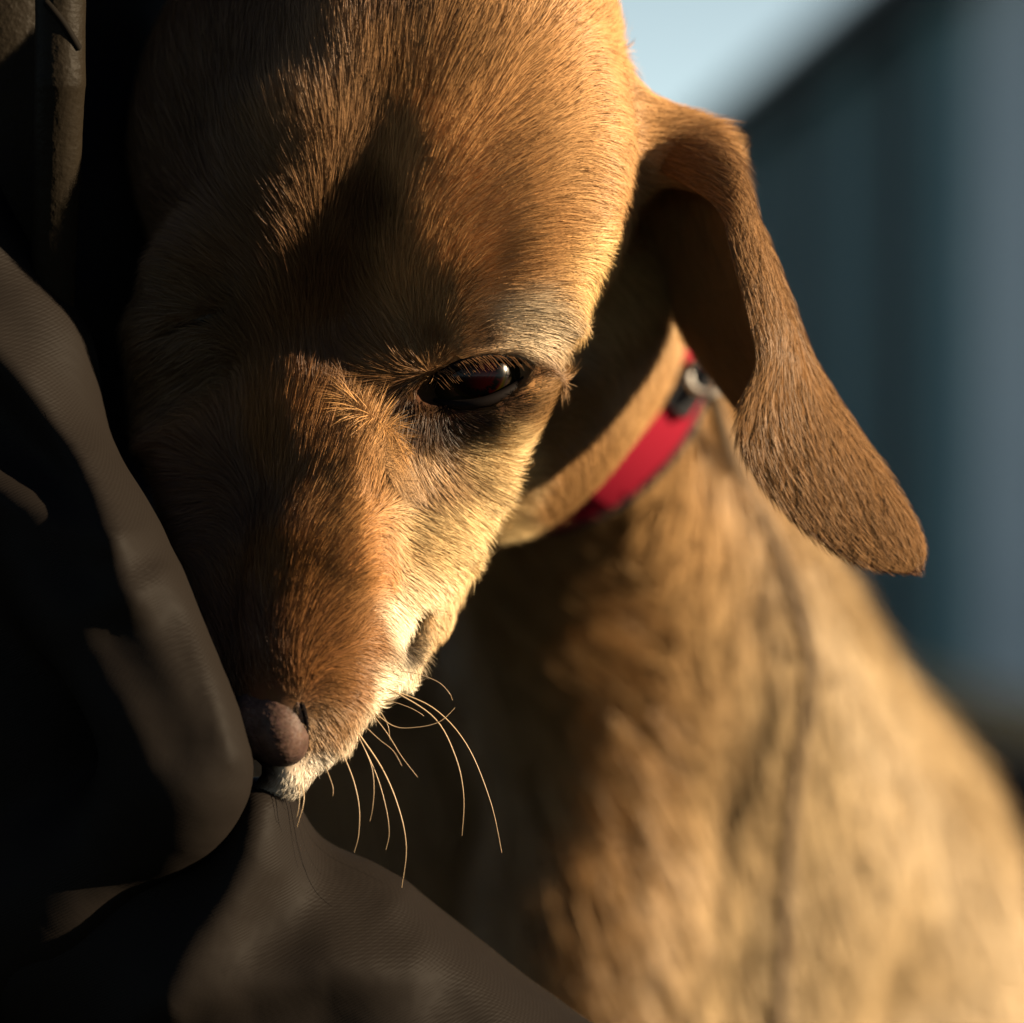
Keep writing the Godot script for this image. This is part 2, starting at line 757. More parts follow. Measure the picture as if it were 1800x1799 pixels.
func twill(m: StandardMaterial3D) -> void:
	var s := 256
	var im := Image.create(s, s, false, Image.FORMAT_RGB8)
	for y in s:
		for x in s:
			var a := 0.5 + 0.5 * sin(TAU * (x + y * 2.0) / 16.0)
			var b := 0.5 + 0.5 * sin(TAU * (x * 2.0 - y) / 8.0)
			var h := a * 0.7 + b * 0.3 * a
			im.set_pixel(x, y, Color(h, h, h))
	im.bump_map_to_normal_map(1.6)
	m.normal_enabled = true
	m.normal_texture = ImageTexture.create_from_image(im)
	m.normal_scale = 0.45
	m.uv1_triplanar = true
	m.uv1_world_triplanar = true
	m.uv1_scale = Vector3.ONE * 42.0


# ---------------------------------------------------------------- the dog
const COLLAR_AT := Vector3(980, 600, -1750)
const COLLAR_AXIS := Vector3(0.72, -0.50, -0.48)
const EYE_IN := Vector2(738, 692)
const EYE_OUT := Vector2(938, 642)


func lid_point(t: float, upper: bool, grow_by := 0.0) -> Vector2:
	var c := EYE_IN.lerp(EYE_OUT, t)
	var along := (EYE_OUT - EYE_IN).normalized()
	var up := Vector2(along.y, -along.x)
	var arch := pow(sin(PI * t), 0.75)
	return c + up * ((31.0 if upper else -37.0) * arch + (grow_by if upper else -grow_by)) + along * (t - 0.5) * grow_by * 2.0


func head_form() -> Form:
	var f := Form.new()
	# skull and frontal bones
	egg(f, at(720, 170, -340), Vector3(368, 480, 430), -13, 60)
	egg(f, at(530, 320, -150), Vector3(165, 300, 180), -12, 90)
	egg(f, at(850, 330, -130), Vector3(220, 310, 200), -14, 70)
	egg(f, at(898, 470, -240), Vector3(138, 220, 190), -14, 80)
	egg(f, at(410, 410, -280), Vector3(140, 190, 180), -14, 80)
	# brows
	egg(f, at(865, 560, -75), Vector3(135, 62, 80), 12, 60)
	egg(f, at(370, 440, -110), Vector3(110, 62, 80), 25, 60)
	# the mask that joins eyes and muzzle, and the temples
	egg(f, at(610, 740, -260), Vector3(250, 330, 190), -10, 90)
	egg(f, at(970, 300, -330), Vector3(140, 210, 240), -14, 80)
	egg(f, at(380, 160, -420), Vector3(170, 300, 260), -10, 80)
	# ear root
	rod(f, at(1040, 200, -330), 105, at(1225, 240, -275), 58, 70)
	# eye surrounds
	egg(f, at(838, 660, -105), Vector3(128, 100, 100), 12, 60)
	egg(f, at(330, 560, -160), Vector3(115, 95, 100), 14, 60)
	# muzzle
	rod(f, at(650, 520, -240), 170, at(540, 1190, 45), 100, 110)
	rod(f, at(565, 1000, 5), 108, at(486, 1270, 60), 68, 60)
	# cheeks below the eyes and lips
	rod(f, at(852, 725, -190), 62, at(745, 950, -130), 64, 80)
	rod(f, at(745, 950, -130), 64, at(636, 1150, -20), 60, 60)
	rod(f, at(636, 1150, -20), 60, at(552, 1276, 40), 56, 40)
	rod(f, at(552, 1276, 40), 56, at(508, 1352, 50), 36, 30)
	rod(f, at(508, 1352, 50), 36, at(466, 1378, 52), 14, 20)
	rod(f, at(300, 660, -230), 80, at(390, 1000, -120), 84, 80)
	rod(f, at(390, 1000, -120), 84, at(400, 1260, 20), 66, 50)
	# lower jaw
	rod(f, at(770, 930, -330), 60, at(728, 1080, -180), 46, 70)
	rod(f, at(728, 1080, -180), 46, at(672, 1165, -110), 40, 60)
	rod(f, at(672, 1165, -110), 40, at(560, 1260, -60), 42, 60)
	# jaw muscle, throat and neck
	egg(f, seen(915, 720, -600), Vector3(120, 230, 220), -34, 60)
	egg(f, seen(985, 712, -760), Vector3(132, 255, 220), -38, 150)
	rod(f, seen(940, 480, -700), 240, seen(1010, 770, -2000), 295, 120)
	# body: back, near shoulder, and the far side of the chest set back behind it
	rod(f, seen(1010, 770, -2000), 295, seen(1320, 1600, -3900), 640, 200)
	rod(f, seen(1320, 1600, -3900), 640, seen(1560, 2700, -4400), 860, 200)
	rod(f, seen(1090, 980, -2350), 190, seen(1065, 1500, -2650), 230, 160)
	rod(f, seen(1065, 1500, -2650), 230, seen(1045, 2300, -2800), 240, 160)
	rod(f, seen(1190, 930, -2500), 220, seen(1270, 1500, -3050), 340, 160)
	rod(f, seen(1270, 1500, -3050), 340, seen(1260, 2300, -3250), 340, 160)
	rod(f, seen(690, 1250, -3500), 340, seen(640, 2300, -3700), 430, 140)
	rod(f, seen(900, 1050, -3200), 300, seen(800, 2100, -3800), 470, 140)
	egg(f, seen(1500, 1980, -3600), Vector3(360, 640, 400), 25, 160)
	# modelling: furrow, stop, ridges
	press(f, [720, -40, 690, 190, 640, 360, 600, 500, 590, 640], 44, -21)
	press(f, [690, 240, 650, 380], 32, -6)
	press(f, [640, 760, 628, 900, 625, 1000], 26, 16)
	press(f, [690, 720, 700, 860, 680, 1000, 665, 1090], 34, -5)
	press(f, [960, 670, 905, 770, 860, 860], 30, 14, -400)
	press(f, [612, 600, 625, 660, 610, 730], 46, -20)
	press(f, [690, 300, 560, 430, 420, 480], 50, -10)
	press(f, [480, 200, 560, 230], 50, 14)
	press(f, [720, 740, 790, 770, 870, 750], 24, 8)
	press(f, [730, 1080, 722, 1100, 712, 1124], 11, -26, -300)
	# the openings of the eyes
	egg(f, at(838, 669, -10), Vector3(110, 41, 90), 14, 10, true)
	egg(f, at(330, 566, -50), Vector3(84, 9, 60), 16, 10, true)
	return f


const FLOWS := [
	# u, v, direction right, direction down
	620, 630, -0.4, -0.9, 595, 690, 0.0, -1.0, 610, 750, 0.2, -1.0, 560, 660, -0.1, -1.0, 540, 560, -0.2, -1.0, 630, 790, 0.3, -1.0,
	480, 1200, -0.2, -1.0, 520, 1100, 0.3, -1.0, 440, 1100, -0.6, -1.0, 600, 1100, 0.9, -0.7, 640, 1180, 0.9, 0.3, 560, 1330, 0.6, 0.9, 480, 1372, -0.8, 0.6, 500, 1350, -0.2, 1.0, 620, 1280, 0.6, 0.9, 690, 1100, 0.9, 0.5,
	500, 950, 0.2, -1.0, 590, 950, 0.7, -0.8, 640, 850, 0.4, -0.9, 430, 900, -0.5, -1.0, 480, 800, 0.1, -1.0, 560, 740, 0.3, -1.0, 700, 950, 0.8, 0.4, 680, 800, 0.4, 0.9, 760, 820, 0.6, 0.8, 830, 800, 1.0, 0.4,
	800, 950, 1.0, 0.5, 880, 760, 1.0, 0.2, 940, 690, 1.0, -0.1, 750, 1000, 0.9, 0.6, 730, 720, -0.2, 1.0, 655, 690, -0.55, 0.75, 650, 640, -0.8, -0.6, 700, 600, -0.5, -0.9, 760, 570, 0.2, -1.0, 830, 580, 0.9, -0.5, 880, 600, 1.0, 0.1, 950, 600, 0.9, 0.5,
	900, 540, 1.0, -0.1, 980, 560, 0.9, 0.5, 570, 600, 0.0, -1.0, 600, 450, 0.1, -1.0, 650, 300, 0.1, -1.0, 690, 150, 0.1, -1.0, 720, 20, 0.1, -1.0, 520, 450, -0.4, -1.0, 450, 350, -0.6, -0.9, 400, 250, -0.5, -1.0, 550, 250, -0.25, -1.0, 560, 100, -0.15, -1.0,
	350, 400, -0.9, -0.5, 280, 420, -1.0, -0.1, 430, 480, -0.7, -0.8, 740, 450, 0.4, -0.9, 750, 300, 0.5, -0.9, 820, 150, 0.5, -0.9, 820, 400, 0.9, -0.6, 900, 300, 0.95, -0.5, 950, 150, 0.8, -0.6, 900, 450, 1.0, -0.2, 1000, 400, 1.0, 0.2, 1050, 300, 1.0, 0.2, 1050, 150, 0.9, -0.1, 1100, 350, 1.0, 0.5, 1030, 500, 0.8, 0.7, 840, 50, 0.4, -0.9,
	770, 1090, 0.8, 0.8, 730, 1150, 0.7, 1.0, 300, 650, -0.8, 0.6, 380, 900, -0.8, 0.3, 1000, 800, 0.6, 0.9, 950, 900, 0.5, 0.9, 1100, 600, 0.5, 0.9, 1050, 750, 0.6, 0.8,
]

const COATS_AND_SHADE := [
	# u, v, spread, colour; coat tones, with some shade painted into them
	760, 130, 90, Color(0.24, 0.125, 0.05), 560, 240, 100, Color(0.22, 0.122, 0.058), 850, 350, 160, Color(0.47, 0.245, 0.095), 1000, 300, 120, Color(0.46, 0.26, 0.11), 420, 380, 110, Color(0.13, 0.072, 0.036), 380, 150, 110, Color(0.10, 0.054, 0.026),  # the left forehead is painted darker to deepen its shade
	640, 400, 60, Color(0.10, 0.05, 0.022), 690, 40, 60, Color(0.11, 0.055, 0.024), 590, 520, 60, Color(0.10, 0.048, 0.02), 1050, 450, 90, Color(0.55, 0.36, 0.15), 910, 570, 60, Color(0.52, 0.40, 0.26), 780, 580, 50, Color(0.34, 0.19, 0.08), 590, 630, 70, Color(0.11, 0.05, 0.02), 690, 650, 40, Color(0.18, 0.09, 0.035),  # dark midline entries paint the shade of the furrow into the fur
	468, 1346, 30, Color(0.012, 0.008, 0.007), 660, 740, 40, Color(0.42, 0.22, 0.08), 740, 730, 44, Color(0.055, 0.028, 0.014), 840, 738, 46, Color(0.022, 0.013, 0.009), 790, 735, 46, Color(0.028, 0.016, 0.01), 900, 712, 36, Color(0.05, 0.028, 0.014), 710, 690, 30, Color(0.05, 0.025, 0.012), 950, 640, 24, Color(0.16, 0.085, 0.04), 770, 596, 34, Color(0.09, 0.045, 0.02), 850, 588, 24, Color(0.20, 0.11, 0.05), 740, 830, 60, Color(0.36, 0.22, 0.11), 870, 800, 60, Color(0.60, 0.42, 0.20), 790, 920, 70, Color(0.66, 0.48, 0.24),  # first entry paints the shadowed gap below the nose black
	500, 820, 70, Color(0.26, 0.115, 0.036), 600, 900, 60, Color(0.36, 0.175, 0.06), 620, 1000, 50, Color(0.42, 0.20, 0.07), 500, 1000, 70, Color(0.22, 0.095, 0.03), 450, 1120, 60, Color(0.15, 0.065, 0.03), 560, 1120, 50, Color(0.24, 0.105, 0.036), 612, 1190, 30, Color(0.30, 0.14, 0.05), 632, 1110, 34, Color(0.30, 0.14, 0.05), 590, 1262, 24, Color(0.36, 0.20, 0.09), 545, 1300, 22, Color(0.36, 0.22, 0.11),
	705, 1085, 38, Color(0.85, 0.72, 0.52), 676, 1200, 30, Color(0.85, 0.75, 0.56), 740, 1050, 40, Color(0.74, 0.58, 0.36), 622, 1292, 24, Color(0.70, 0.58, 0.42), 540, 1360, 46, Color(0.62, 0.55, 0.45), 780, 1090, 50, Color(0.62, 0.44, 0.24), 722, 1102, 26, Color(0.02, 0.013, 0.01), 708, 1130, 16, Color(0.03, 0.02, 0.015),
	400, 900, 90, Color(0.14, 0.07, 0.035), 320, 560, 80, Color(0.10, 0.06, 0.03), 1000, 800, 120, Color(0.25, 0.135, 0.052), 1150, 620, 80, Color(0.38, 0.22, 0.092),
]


func groom(d: Dictionary, mode: String) -> void:
	var pos: PackedVector3Array = d.pos
	var nrm: PackedVector3Array = d.nrm
	var flow := PackedVector3Array()
	var col := PackedColorArray()
	var len_ := PackedFloat32Array()
	var wid := PackedFloat32Array()
	var den := PackedFloat32Array()
	var nf := FLOWS.size() / 4
	var fx := PackedVector2Array()
	var fd := PackedVector2Array()
	for i in nf:
		fx.append(Vector2(FLOWS[i * 4], FLOWS[i * 4 + 1]))
		fd.append(Vector2(FLOWS[i * 4 + 2], -FLOWS[i * 4 + 3]).normalized())
	var nc := COATS_AND_SHADE.size() / 4
	var eye := metres(Vector3.ZERO)
	for i in pos.size():
		var p := pos[i]
		var n := nrm[i]
		var uv := Vector2(p.x + 900.0, 900.0 - p.y)
		var dirn := Vector2.ZERO
		var c := Color(0.42, 0.24, 0.09)
		var length := 80.0
		var width := 1.7
		var dense := 0.02
		var flat := 0.72
		var body := smoothstep(-1000.0, -1500.0, p.z)
		if body < 1.0:
			for k in nf:
				var q := uv.distance_squared_to(fx[k]) + 200.0
				dirn += fd[k] / (q * q)
			dirn = dirn.normalized()
			var sum := 0.0
			var mix := Color(0, 0, 0)
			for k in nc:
				var r: float = COATS_AND_SHADE[k * 4 + 2]
				var q := uv.distance_squared_to(Vector2(COATS_AND_SHADE[k * 4], COATS_AND_SHADE[k * 4 + 1])) / (r * r) + 0.15
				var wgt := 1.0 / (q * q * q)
				mix += COATS_AND_SHADE[k * 4 + 3] * wgt
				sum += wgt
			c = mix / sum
			# shorter on the muzzle and round the eye
			var muzzle := smoothstep(720.0, 950.0, uv.y) * (1.0 - smoothstep(700.0, 860.0, uv.x))
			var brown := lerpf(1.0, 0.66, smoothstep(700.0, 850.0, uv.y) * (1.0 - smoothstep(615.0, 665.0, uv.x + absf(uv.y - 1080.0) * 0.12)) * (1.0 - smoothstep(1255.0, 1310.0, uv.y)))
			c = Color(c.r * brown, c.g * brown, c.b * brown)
			length = lerpf(74.0, 46.0, muzzle)
			var lid := uv.distance_to(Vector2(838, 664))
			if uv.y > 1300.0:
				length *= 0.62
			if uv.y > 1020.0 and p.z < -90.0:
				length = 34.0
			length = lerpf(26.0, length, smoothstep(70.0, 190.0, lid))
			width = lerpf(1.0, 0.9, muzzle)
			dense = lerpf(0.13, 0.16, maxf(muzzle, 1.0 - smoothstep(100.0, 260.0, lid)))
			flat = lerpf(0.80, 0.74, muzzle)
			# the nose pad and the eyeball stay bare
			var to_nose := Vector2((uv.x - 484.0) / 62.0, (uv.y - 1274.0) / 78.0).length()
			length *= lerpf(0.4, 1.0, smoothstep(1.0, 1.7, to_nose))
			if to_nose < 0.9 or uv.distance_to(Vector2(470, 1346)) < 22.0:
				dense = 0.0
			if p.z > -200.0 and inside_eye(uv, 10.0):
				dense = 0.0
			length = lerpf(44.0, length, smoothstep(60.0, 150.0, uv.distance_to(Vector2(330, 556))))
			dense *= 0.55 + 0.45 * smoothstep(200.0, 420.0, uv.x)
			if n.z < -0.1 or uv.y < -110.0:
				dense *= 0.3
		var from_collar := absf((p - seen(COLLAR_AT.x, COLLAR_AT.y, COLLAR_AT.z)).dot(COLLAR_AXIS.normalized()))
		if body > 0.0:
			var bd := Vector2(0.45, -0.9).normalized()
			dirn = dirn.lerp(bd, body).normalized()
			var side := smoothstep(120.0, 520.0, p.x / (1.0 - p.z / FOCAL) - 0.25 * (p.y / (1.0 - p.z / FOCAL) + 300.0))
			c = c.lerp(Color(0.34, 0.195, 0.08).lerp(Color(0.385, 0.28, 0.155), side), body)  # sunward side painted paler, a highlight tone put into the coat
			length = lerpf(length, 250.0, body)
			width = lerpf(width, 5.0, body)
			dense = lerpf(dense, 0.0048, body)
			flat = lerpf(flat, 0.80, body)
			if n.z < -0.2 or p.y < -1450.0:
				dense *= 0.35
			if from_collar < 320.0 and p.y > -350.0 and p.z > -2500.0:
				length *= smoothstep(-60.0, 320.0, from_collar)
				dense = dense * 2.0 if from_collar > 66.0 else 0.0
		var g := Vector3(dirn.x, dirn.y, 0)
		g = g - n * g.dot(n)
		flow.append(g.normalized() * flat)
		col.append(c)
		len_.append(length)
		wid.append(width)
		den.append(dense)
	for i in col.size():
		col[i] = Color(col[i].r * COAT, col[i].g * COAT, col[i].b * COAT)
	d.flow = flow
	d.col = col
	d.len = len_
	d.wid = wid
	d.den = den


func inside_eye(uv: Vector2, more: float) -> bool:
	var along := (EYE_OUT - EYE_IN).normalized()
	var t := (uv - EYE_IN).dot(along) / EYE_IN.distance_to(EYE_OUT)
	if t < -0.04 or t > 1.04:
		return false
	var a := lid_point(clampf(t, 0.0, 1.0), true, 0.0)
	var b := lid_point(clampf(t, 0.0, 1.0), false, 0.0)
	var up := Vector2(along.y, -along.x)
	var y := (uv - EYE_IN).dot(up)
	return y < (a - EYE_IN).dot(up) + more * 0.4 and y > (b - EYE_IN).dot(up) - more


func build_dog() -> void:
	var base := metres(seen(1400, 900, -3500))
	base.y = 0.0
	var dog := thing("dog", "golden brown short-haired dog with a drooping ear and whiskers, head lowered against the person", "dog", base)
	var t0 := Time.get_ticks_msec()
	var f := head_form()
	var d := empty_skin()
	skin(f, at(100, 2500, -4700), at(3000, -420, 300), 18.0, d)
	print("  skin ", d.pos.size(), " ", Time.get_ticks_msec() - t0)
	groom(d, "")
	print("  groom ", Time.get_ticks_msec() - t0)
	var under := PackedColorArray()
	for c in d.col:
		under.append(Color(c.r * 0.8, c.g * 0.72, c.b * 0.66))
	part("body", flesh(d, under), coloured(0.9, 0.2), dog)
	var hair := coloured(0.42, 0.3)
	hair.backlight_enabled = true
	hair.backlight = Color(0.5, 0.5, 0.5)
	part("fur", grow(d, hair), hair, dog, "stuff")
	print("  fur ", Time.get_ticks_msec() - t0)
	build_ear(dog, hair)
	build_eyes(dog)
	build_nose(dog)
	build_whiskers(dog, f)
	build_legs(dog, hair)
	build_collar(f)
	build_leash(f)


func build_legs(dog: Node3D, hair: Material) -> void:
	# forelegs and haunches below the picture
	var g := Form.new()
	rod(g, seen(850, 2300, -3500), 440, at(760, 5000, -3300), 170, 80)
	rod(g, seen(1300, 2300, -3200), 360, at(1320, 5000, -3000), 170, 80)
	egg(g, at(740, 5280, -3180), Vector3(190, 120, 280), 0, 60)
	egg(g, at(1300, 5280, -2880), Vector3(190, 120, 280), 0, 60)
	rod(g, seen(1700, 2600, -4300), 960, at(2300, 4500, -4700), 850, 100)
	var d := empty_skin()
	skin(g, at(200, 5400, -5900), at(3700, 2350, -2300), 80.0, d)
	d.flow = PackedVector3Array()
	d.col = PackedColorArray()
	d.len = PackedFloat32Array()
	d.wid = PackedFloat32Array()
	d.den = PackedFloat32Array()
	for n in d.nrm:
		var down := Vector3(0.2, -1.0, 0.0)
		d.flow.append((down - n * down.dot(n)).normalized() * 0.85)
		d.col.append(Color(0.30, 0.2, 0.09))
		d.len.append(190.0)
		d.wid.append(9.0)
		d.den.append(0.0012)
	var legs := part("legs_and_haunch", flesh(d), surface(Color(0.20, 0.125, 0.055), 0.9), dog)
	part("fur", grow(d, hair), hair, legs, "stuff")


func build_ear(dog: Node3D, hair: Material) -> void:
	var front := [at(1150, 265, -260), at(1262, 350, -130), at(1290, 440, -98), at(1318, 540, -90), at(1335, 630, -95), at(1304, 740, -105), at(1335, 830, -120), at(1430, 935, -140), at(1540, 998, -155), at(1618, 1012, -165)]
	var ridge := [at(1130, 165, -300), at(1282, 215, -230), at(1336, 340, -205), at(1392, 470, -200), at(1458, 605, -200), at(1530, 725, -195), at(1588, 815, -190), at(1628, 890, -185), at(1650, 950, -180), at(1648, 990, -172)]
	var back := [at(1060, 230, -450), at(1120, 330, -640), at(1180, 450, -660), at(1225, 550, -620), at(1275, 640, -520), at(1340, 735, -390), at(1420, 830, -290), at(1500, 920, -240), at(1580, 985, -205), at(1622, 1006, -180)]
	const NS := 64
	const NT := 22
	var a := curve_points(front, NS)
	var b := curve_points(ridge, NS)
	var c := curve_points(back, NS)
	var mid := PackedVector3Array()
	var nrm := PackedVector3Array()
	for s in NS + 1:
		for t in NT + 1:
			var x := float(t) / NT
			# a bowed section through the three edges
			var bow := b[s] * 2.0 - (a[s] + c[s]) * 0.5
			bow = b[s].lerp(bow, 0.75)
			mid.append(a[s] * (1 - x) * (1 - x) + bow * 2.0 * x * (1 - x) + c[s] * x * x)
	for s in NS + 1:
		for t in NT + 1:
			var ds := mid[mini(s + 1, NS) * (NT + 1) + t] - mid[maxi(s - 1, 0) * (NT + 1) + t]
			var dt := mid[s * (NT + 1) + mini(t + 1, NT)] - mid[s * (NT + 1) + maxi(t - 1, 0)]
			nrm.append(dt.cross(ds).normalized())
	var out := empty_skin()
	var per := NT + 1
	for side in 2:
		for s in NS + 1:
			for t in NT + 1:
				var e := minf(minf(t, NT - t) / 2.5, (NS - s) / 3.0)
				var thick := 7.0 * sqrt(clampf(e, 0.0, 1.0))
				var n := nrm[s * per + t] * (1.0 if side == 0 else -1.0)
				out.pos.append(mid[s * per + t] + n * thick)
				out.nrm.append(n)
		var o := side * (NS + 1) * per
		for s in NS:
			for t in NT:
				var i := o + s * per + t
				if side == 0:
					out.tri.append_array([i, i + 1, i + per, i + 1, i + per + 1, i + per])
				else:
					out.tri.append_array([i, i + per, i + 1, i + 1, i + per, i + per + 1])
	var half := (NS + 1) * per
	out.flow = PackedVector3Array()
	out.col = PackedColorArray()
	out.len = PackedFloat32Array()
	out.wid = PackedFloat32Array()
	out.den = PackedFloat32Array()
	var cols := PackedColorArray()
	for i in out.pos.size():
		var k: int = i % half
		var s: int = k / per
		var t: int = k % per
		var ds := (mid[mini(s + 1, NS) * per + t] - mid[maxi(s - 1, 0) * per + t]).normalized()
		var n: Vector3 = out.nrm[i]
		var f := float(s) / NS
		var dirn := (ds + (mid[s * per] - mid[s * per + NT]).normalized() * (0.35 if t < 8 else 0.0)).normalized()
		dirn = (dirn - n * dirn.dot(n)).normalized()
		out.flow.append(dirn * 0.9)
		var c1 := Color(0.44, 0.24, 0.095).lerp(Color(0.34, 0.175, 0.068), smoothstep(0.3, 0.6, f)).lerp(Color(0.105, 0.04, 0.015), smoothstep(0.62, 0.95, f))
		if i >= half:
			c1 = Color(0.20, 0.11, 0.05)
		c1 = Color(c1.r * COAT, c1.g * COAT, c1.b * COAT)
		out.col.append(c1)
		cols.append(Color(c1.r * 0.6, c1.g * 0.55, c1.b * 0.5))
		out.len.append(lerpf(66.0, 44.0, f) * (1.0 - 0.55 * smoothstep(0.85, 1.0, f)))
		out.wid.append(0.85)
		out.den.append(0.15 if i < half else 0.035)
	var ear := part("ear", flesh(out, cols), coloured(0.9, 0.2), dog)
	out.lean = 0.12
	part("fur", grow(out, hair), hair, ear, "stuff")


func ball(c: Vector3, r: float, gaze: Vector3) -> ArrayMesh:
	var d := empty_skin()
	var cols := PackedColorArray()
	var x := gaze.cross(Vector3.UP).normalized()
	var y := x.cross(gaze).normalized()
	const A := 64
	const R := 96
	for i in A + 1:
		var th := PI * i / A
		for k in R:
			var ph := TAU * k / R
			var n := gaze * cos(th) + (x * cos(ph) + y * sin(ph)) * sin(th)
			# the cornea bulges a little
			var bulge := 7.0 * exp(-pow(th / 0.55, 4.0))
			d.pos.append(c + n * (r + bulge))
			d.nrm.append(n)
			var deg := rad_to_deg(th)
			var streak := 0.8 + 0.4 * noise.get_noise_2d(k * 9.0, deg * 0.7)
			var iris := Color(0.0042, 0.0026, 0.0017) * streak
			var col := Color(0.004, 0.003, 0.003).lerp(iris, smoothstep(21.0, 25.0, deg))
			col = col.lerp(Color(0.0085, 0.0048, 0.003), smoothstep(30.0, 34.0, deg) * (1.0 - smoothstep(36.0, 38.0, deg)))
			col = col.lerp(Color(0.012, 0.008, 0.007), smoothstep(37.0, 41.0, deg))
			cols.append(col)
	for i in A:
		for k in R:
			var a := i * R + k
			var b := i * R + (k + 1) % R
			d.tri.append_array([a, b, a + R, b, b + R, a + R])
	return flesh(d, cols)


func build_eyes(dog: Node3D) -> void:
	var wet := coloured(0.2, 0.2)
	wet.clearcoat_enabled = true
	wet.clearcoat = 0.12
	wet.clearcoat_roughness = 0.03
	var c := at(838, 660, -98)
	var eye := part("eye", ball(c, 84.0, Vector3(0.02, 0.10, 1.0).normalized()), wet, dog)
	part("eye", ball(at(330, 556, -160), 82.0, Vector3(-0.1, 0.0, 1.0).normalized()), wet, dog)
	# the black rim of the lids, a soft roll lying on the eyeball
	var pts := PackedVector3Array()
	const N := 60
	for i in N:
		var up := i < N / 2
		var t := float(i) / (N / 2) if up else 1.0 - float(i - N / 2) / (N / 2)
		var q := lid_point(t, up, 4.0)
		var w := sqrt(maxf(94.0 * 94.0 - pow(q.x - 838.0, 2) - pow(q.y - 660.0, 2), 300.0)) - 98.0
		pts.append(at(q.x, q.y, w))
	var d := empty_skin()
	const M := 10
	for i in N:
		var tang := (pts[(i + 1) % N] - pts[(i + N - 1) % N]).normalized()
		var out := (pts[i] - c).normalized()
		var across := tang.cross(out).normalized()
		for k in M:
			var a := TAU * k / M
			var g := across * cos(a) + out * sin(a)
			var fat := 9.0 if i < N / 2 else 10.0
			d.pos.append(pts[i] + across * cos(a) * fat + out * sin(a) * 7.0)
			d.nrm.append(g)
	for i in N:
		for k in M:
			var a := i * M + k
			var b := i * M + (k + 1) % M
			var a2 := ((i + 1) % N) * M + k
			var b2 := ((i + 1) % N) * M + (k + 1) % M
			d.tri.append_array([a, b, a2, b, b2, a2])
	var lidm := surface(Color(0.006, 0.0045, 0.004), 0.65, 0.12)
	part("eyelid", flesh(d), lidm, eye)
	# lashes of the upper lid
	var hair := surface(Color(0.10, 0.05, 0.022), 0.45, 0.3)
	var all := empty_skin()
	for i in 60:
		var t := rng.randf_range(0.12, 0.98)
		var q := lid_point(t, true, 6.0)
		var w := sqrt(maxf(96.0 * 96.0 - pow(q.x - 838.0, 2) - pow(q.y - 660.0, 2), 300.0)) - 90.0
		var p := at(q.x, q.y, w)
		var l := rng.randf_range(26, 44)
		var dirn := Vector3(0.55 + rng.randf_range(-0.2, 0.2), -0.6, 0.8).normalized()
		strand(all, [p, p + dirn * l * 0.5 + Vector3(0, 3, 2), p + dirn * l + Vector3(5, -4, 0)], 1.0, 0.25)
	part("eyelashes", flesh(all), hair, eye, "stuff")


func strand(d: Dictionary, pts: Array, ra: float, rb: float) -> void:
	var n := pts.size()
	var first: int = d.pos.size()
	for i in n:
		var t: Vector3 = (pts[mini(i + 1, n - 1)] - pts[maxi(i - 1, 0)]).normalized()
		var x := t.cross(Vector3(0.2, 0.3, 0.93)).normalized()
		var y := t.cross(x)
		var r := lerpf(ra, rb, float(i) / (n - 1))
		for k in 3:
			var g := x * cos(TAU * k / 3) + y * sin(TAU * k / 3)
			d.pos.append(pts[i] + g * r)
			d.nrm.append(g)
	for i in n - 1:
		for k in 3:
			var a := first + i * 3 + k
			var b := first + i * 3 + (k + 1) % 3
			d.tri.append_array([a, a + 3, b, b, a + 3, b + 3])


func build_nose(dog: Node3D) -> void:
	var f := Form.new()
	egg(f, at(486, 1268, 86), Vector3(54, 74, 64), 8, 20)
	egg(f, at(505, 1280, 96), Vector3(40, 52, 50), 8, 30)
	egg(f, at(506, 1230, 94), Vector3(40, 50, 44), 10, 20)
	egg(f, at(510, 1275, 100), Vector3(36, 58, 44), 10, 24)
	egg(f, at(440, 1268, 88), Vector3(36, 60, 48), -6, 20)
	rod(f, at(478, 1330, 150), 5, at(480, 1380, 110), 7, 12, true)
	f.rough = FastNoiseLite.new()
	f.rough.noise_type = FastNoiseLite.TYPE_CELLULAR
	f.rough.frequency = 0.16
	f.rough_size = 5.0
	var d := empty_skin()
	skin(f, at(370, 1380, 0), at(590, 1160, 200), 3.0, d)
	var cols := PackedColorArray()
	for p in d.pos:
		var q: Vector3 = p
		var k := noise.get_noise_3dv(q * 0.6)
		var c := Color(0.064, 0.036, 0.027).lerp(Color(0.034, 0.019, 0.014), clampf(0.5 + k, 0, 1))
		cols.append(c.lerp(Color(0.02, 0.013, 0.012), smoothstep(1305.0, 1345.0, 900.0 - q.y)))
	var nose := part("nose", flesh(d, cols), coloured(0.6, 0.3), dog)
	# the comma of the near nostril, with its pale rim
	var slit := []
	var rim := []
	for q in [[534, 1186, 116], [531, 1204, 132], [534, 1228, 138], [540, 1252, 132], [542, 1278, 118]]:
		slit.append(at(q[0] + 5, q[1] + 4, q[2] + 2))
		rim.append(at(q[0] - 3, q[1], q[2] + 2))
	part("nostril", tube(curve_points(slit, 24), 2, 2, 8, 3.0), surface(Color(0.004, 0.003, 0.003), 0.8, 0.1), nose)
	part("nostril_rim", tube(curve_points(rim, 24), 3, 3, 8, 2.0), surface(Color(0.10, 0.062, 0.046), 0.6, 0.3), nose)


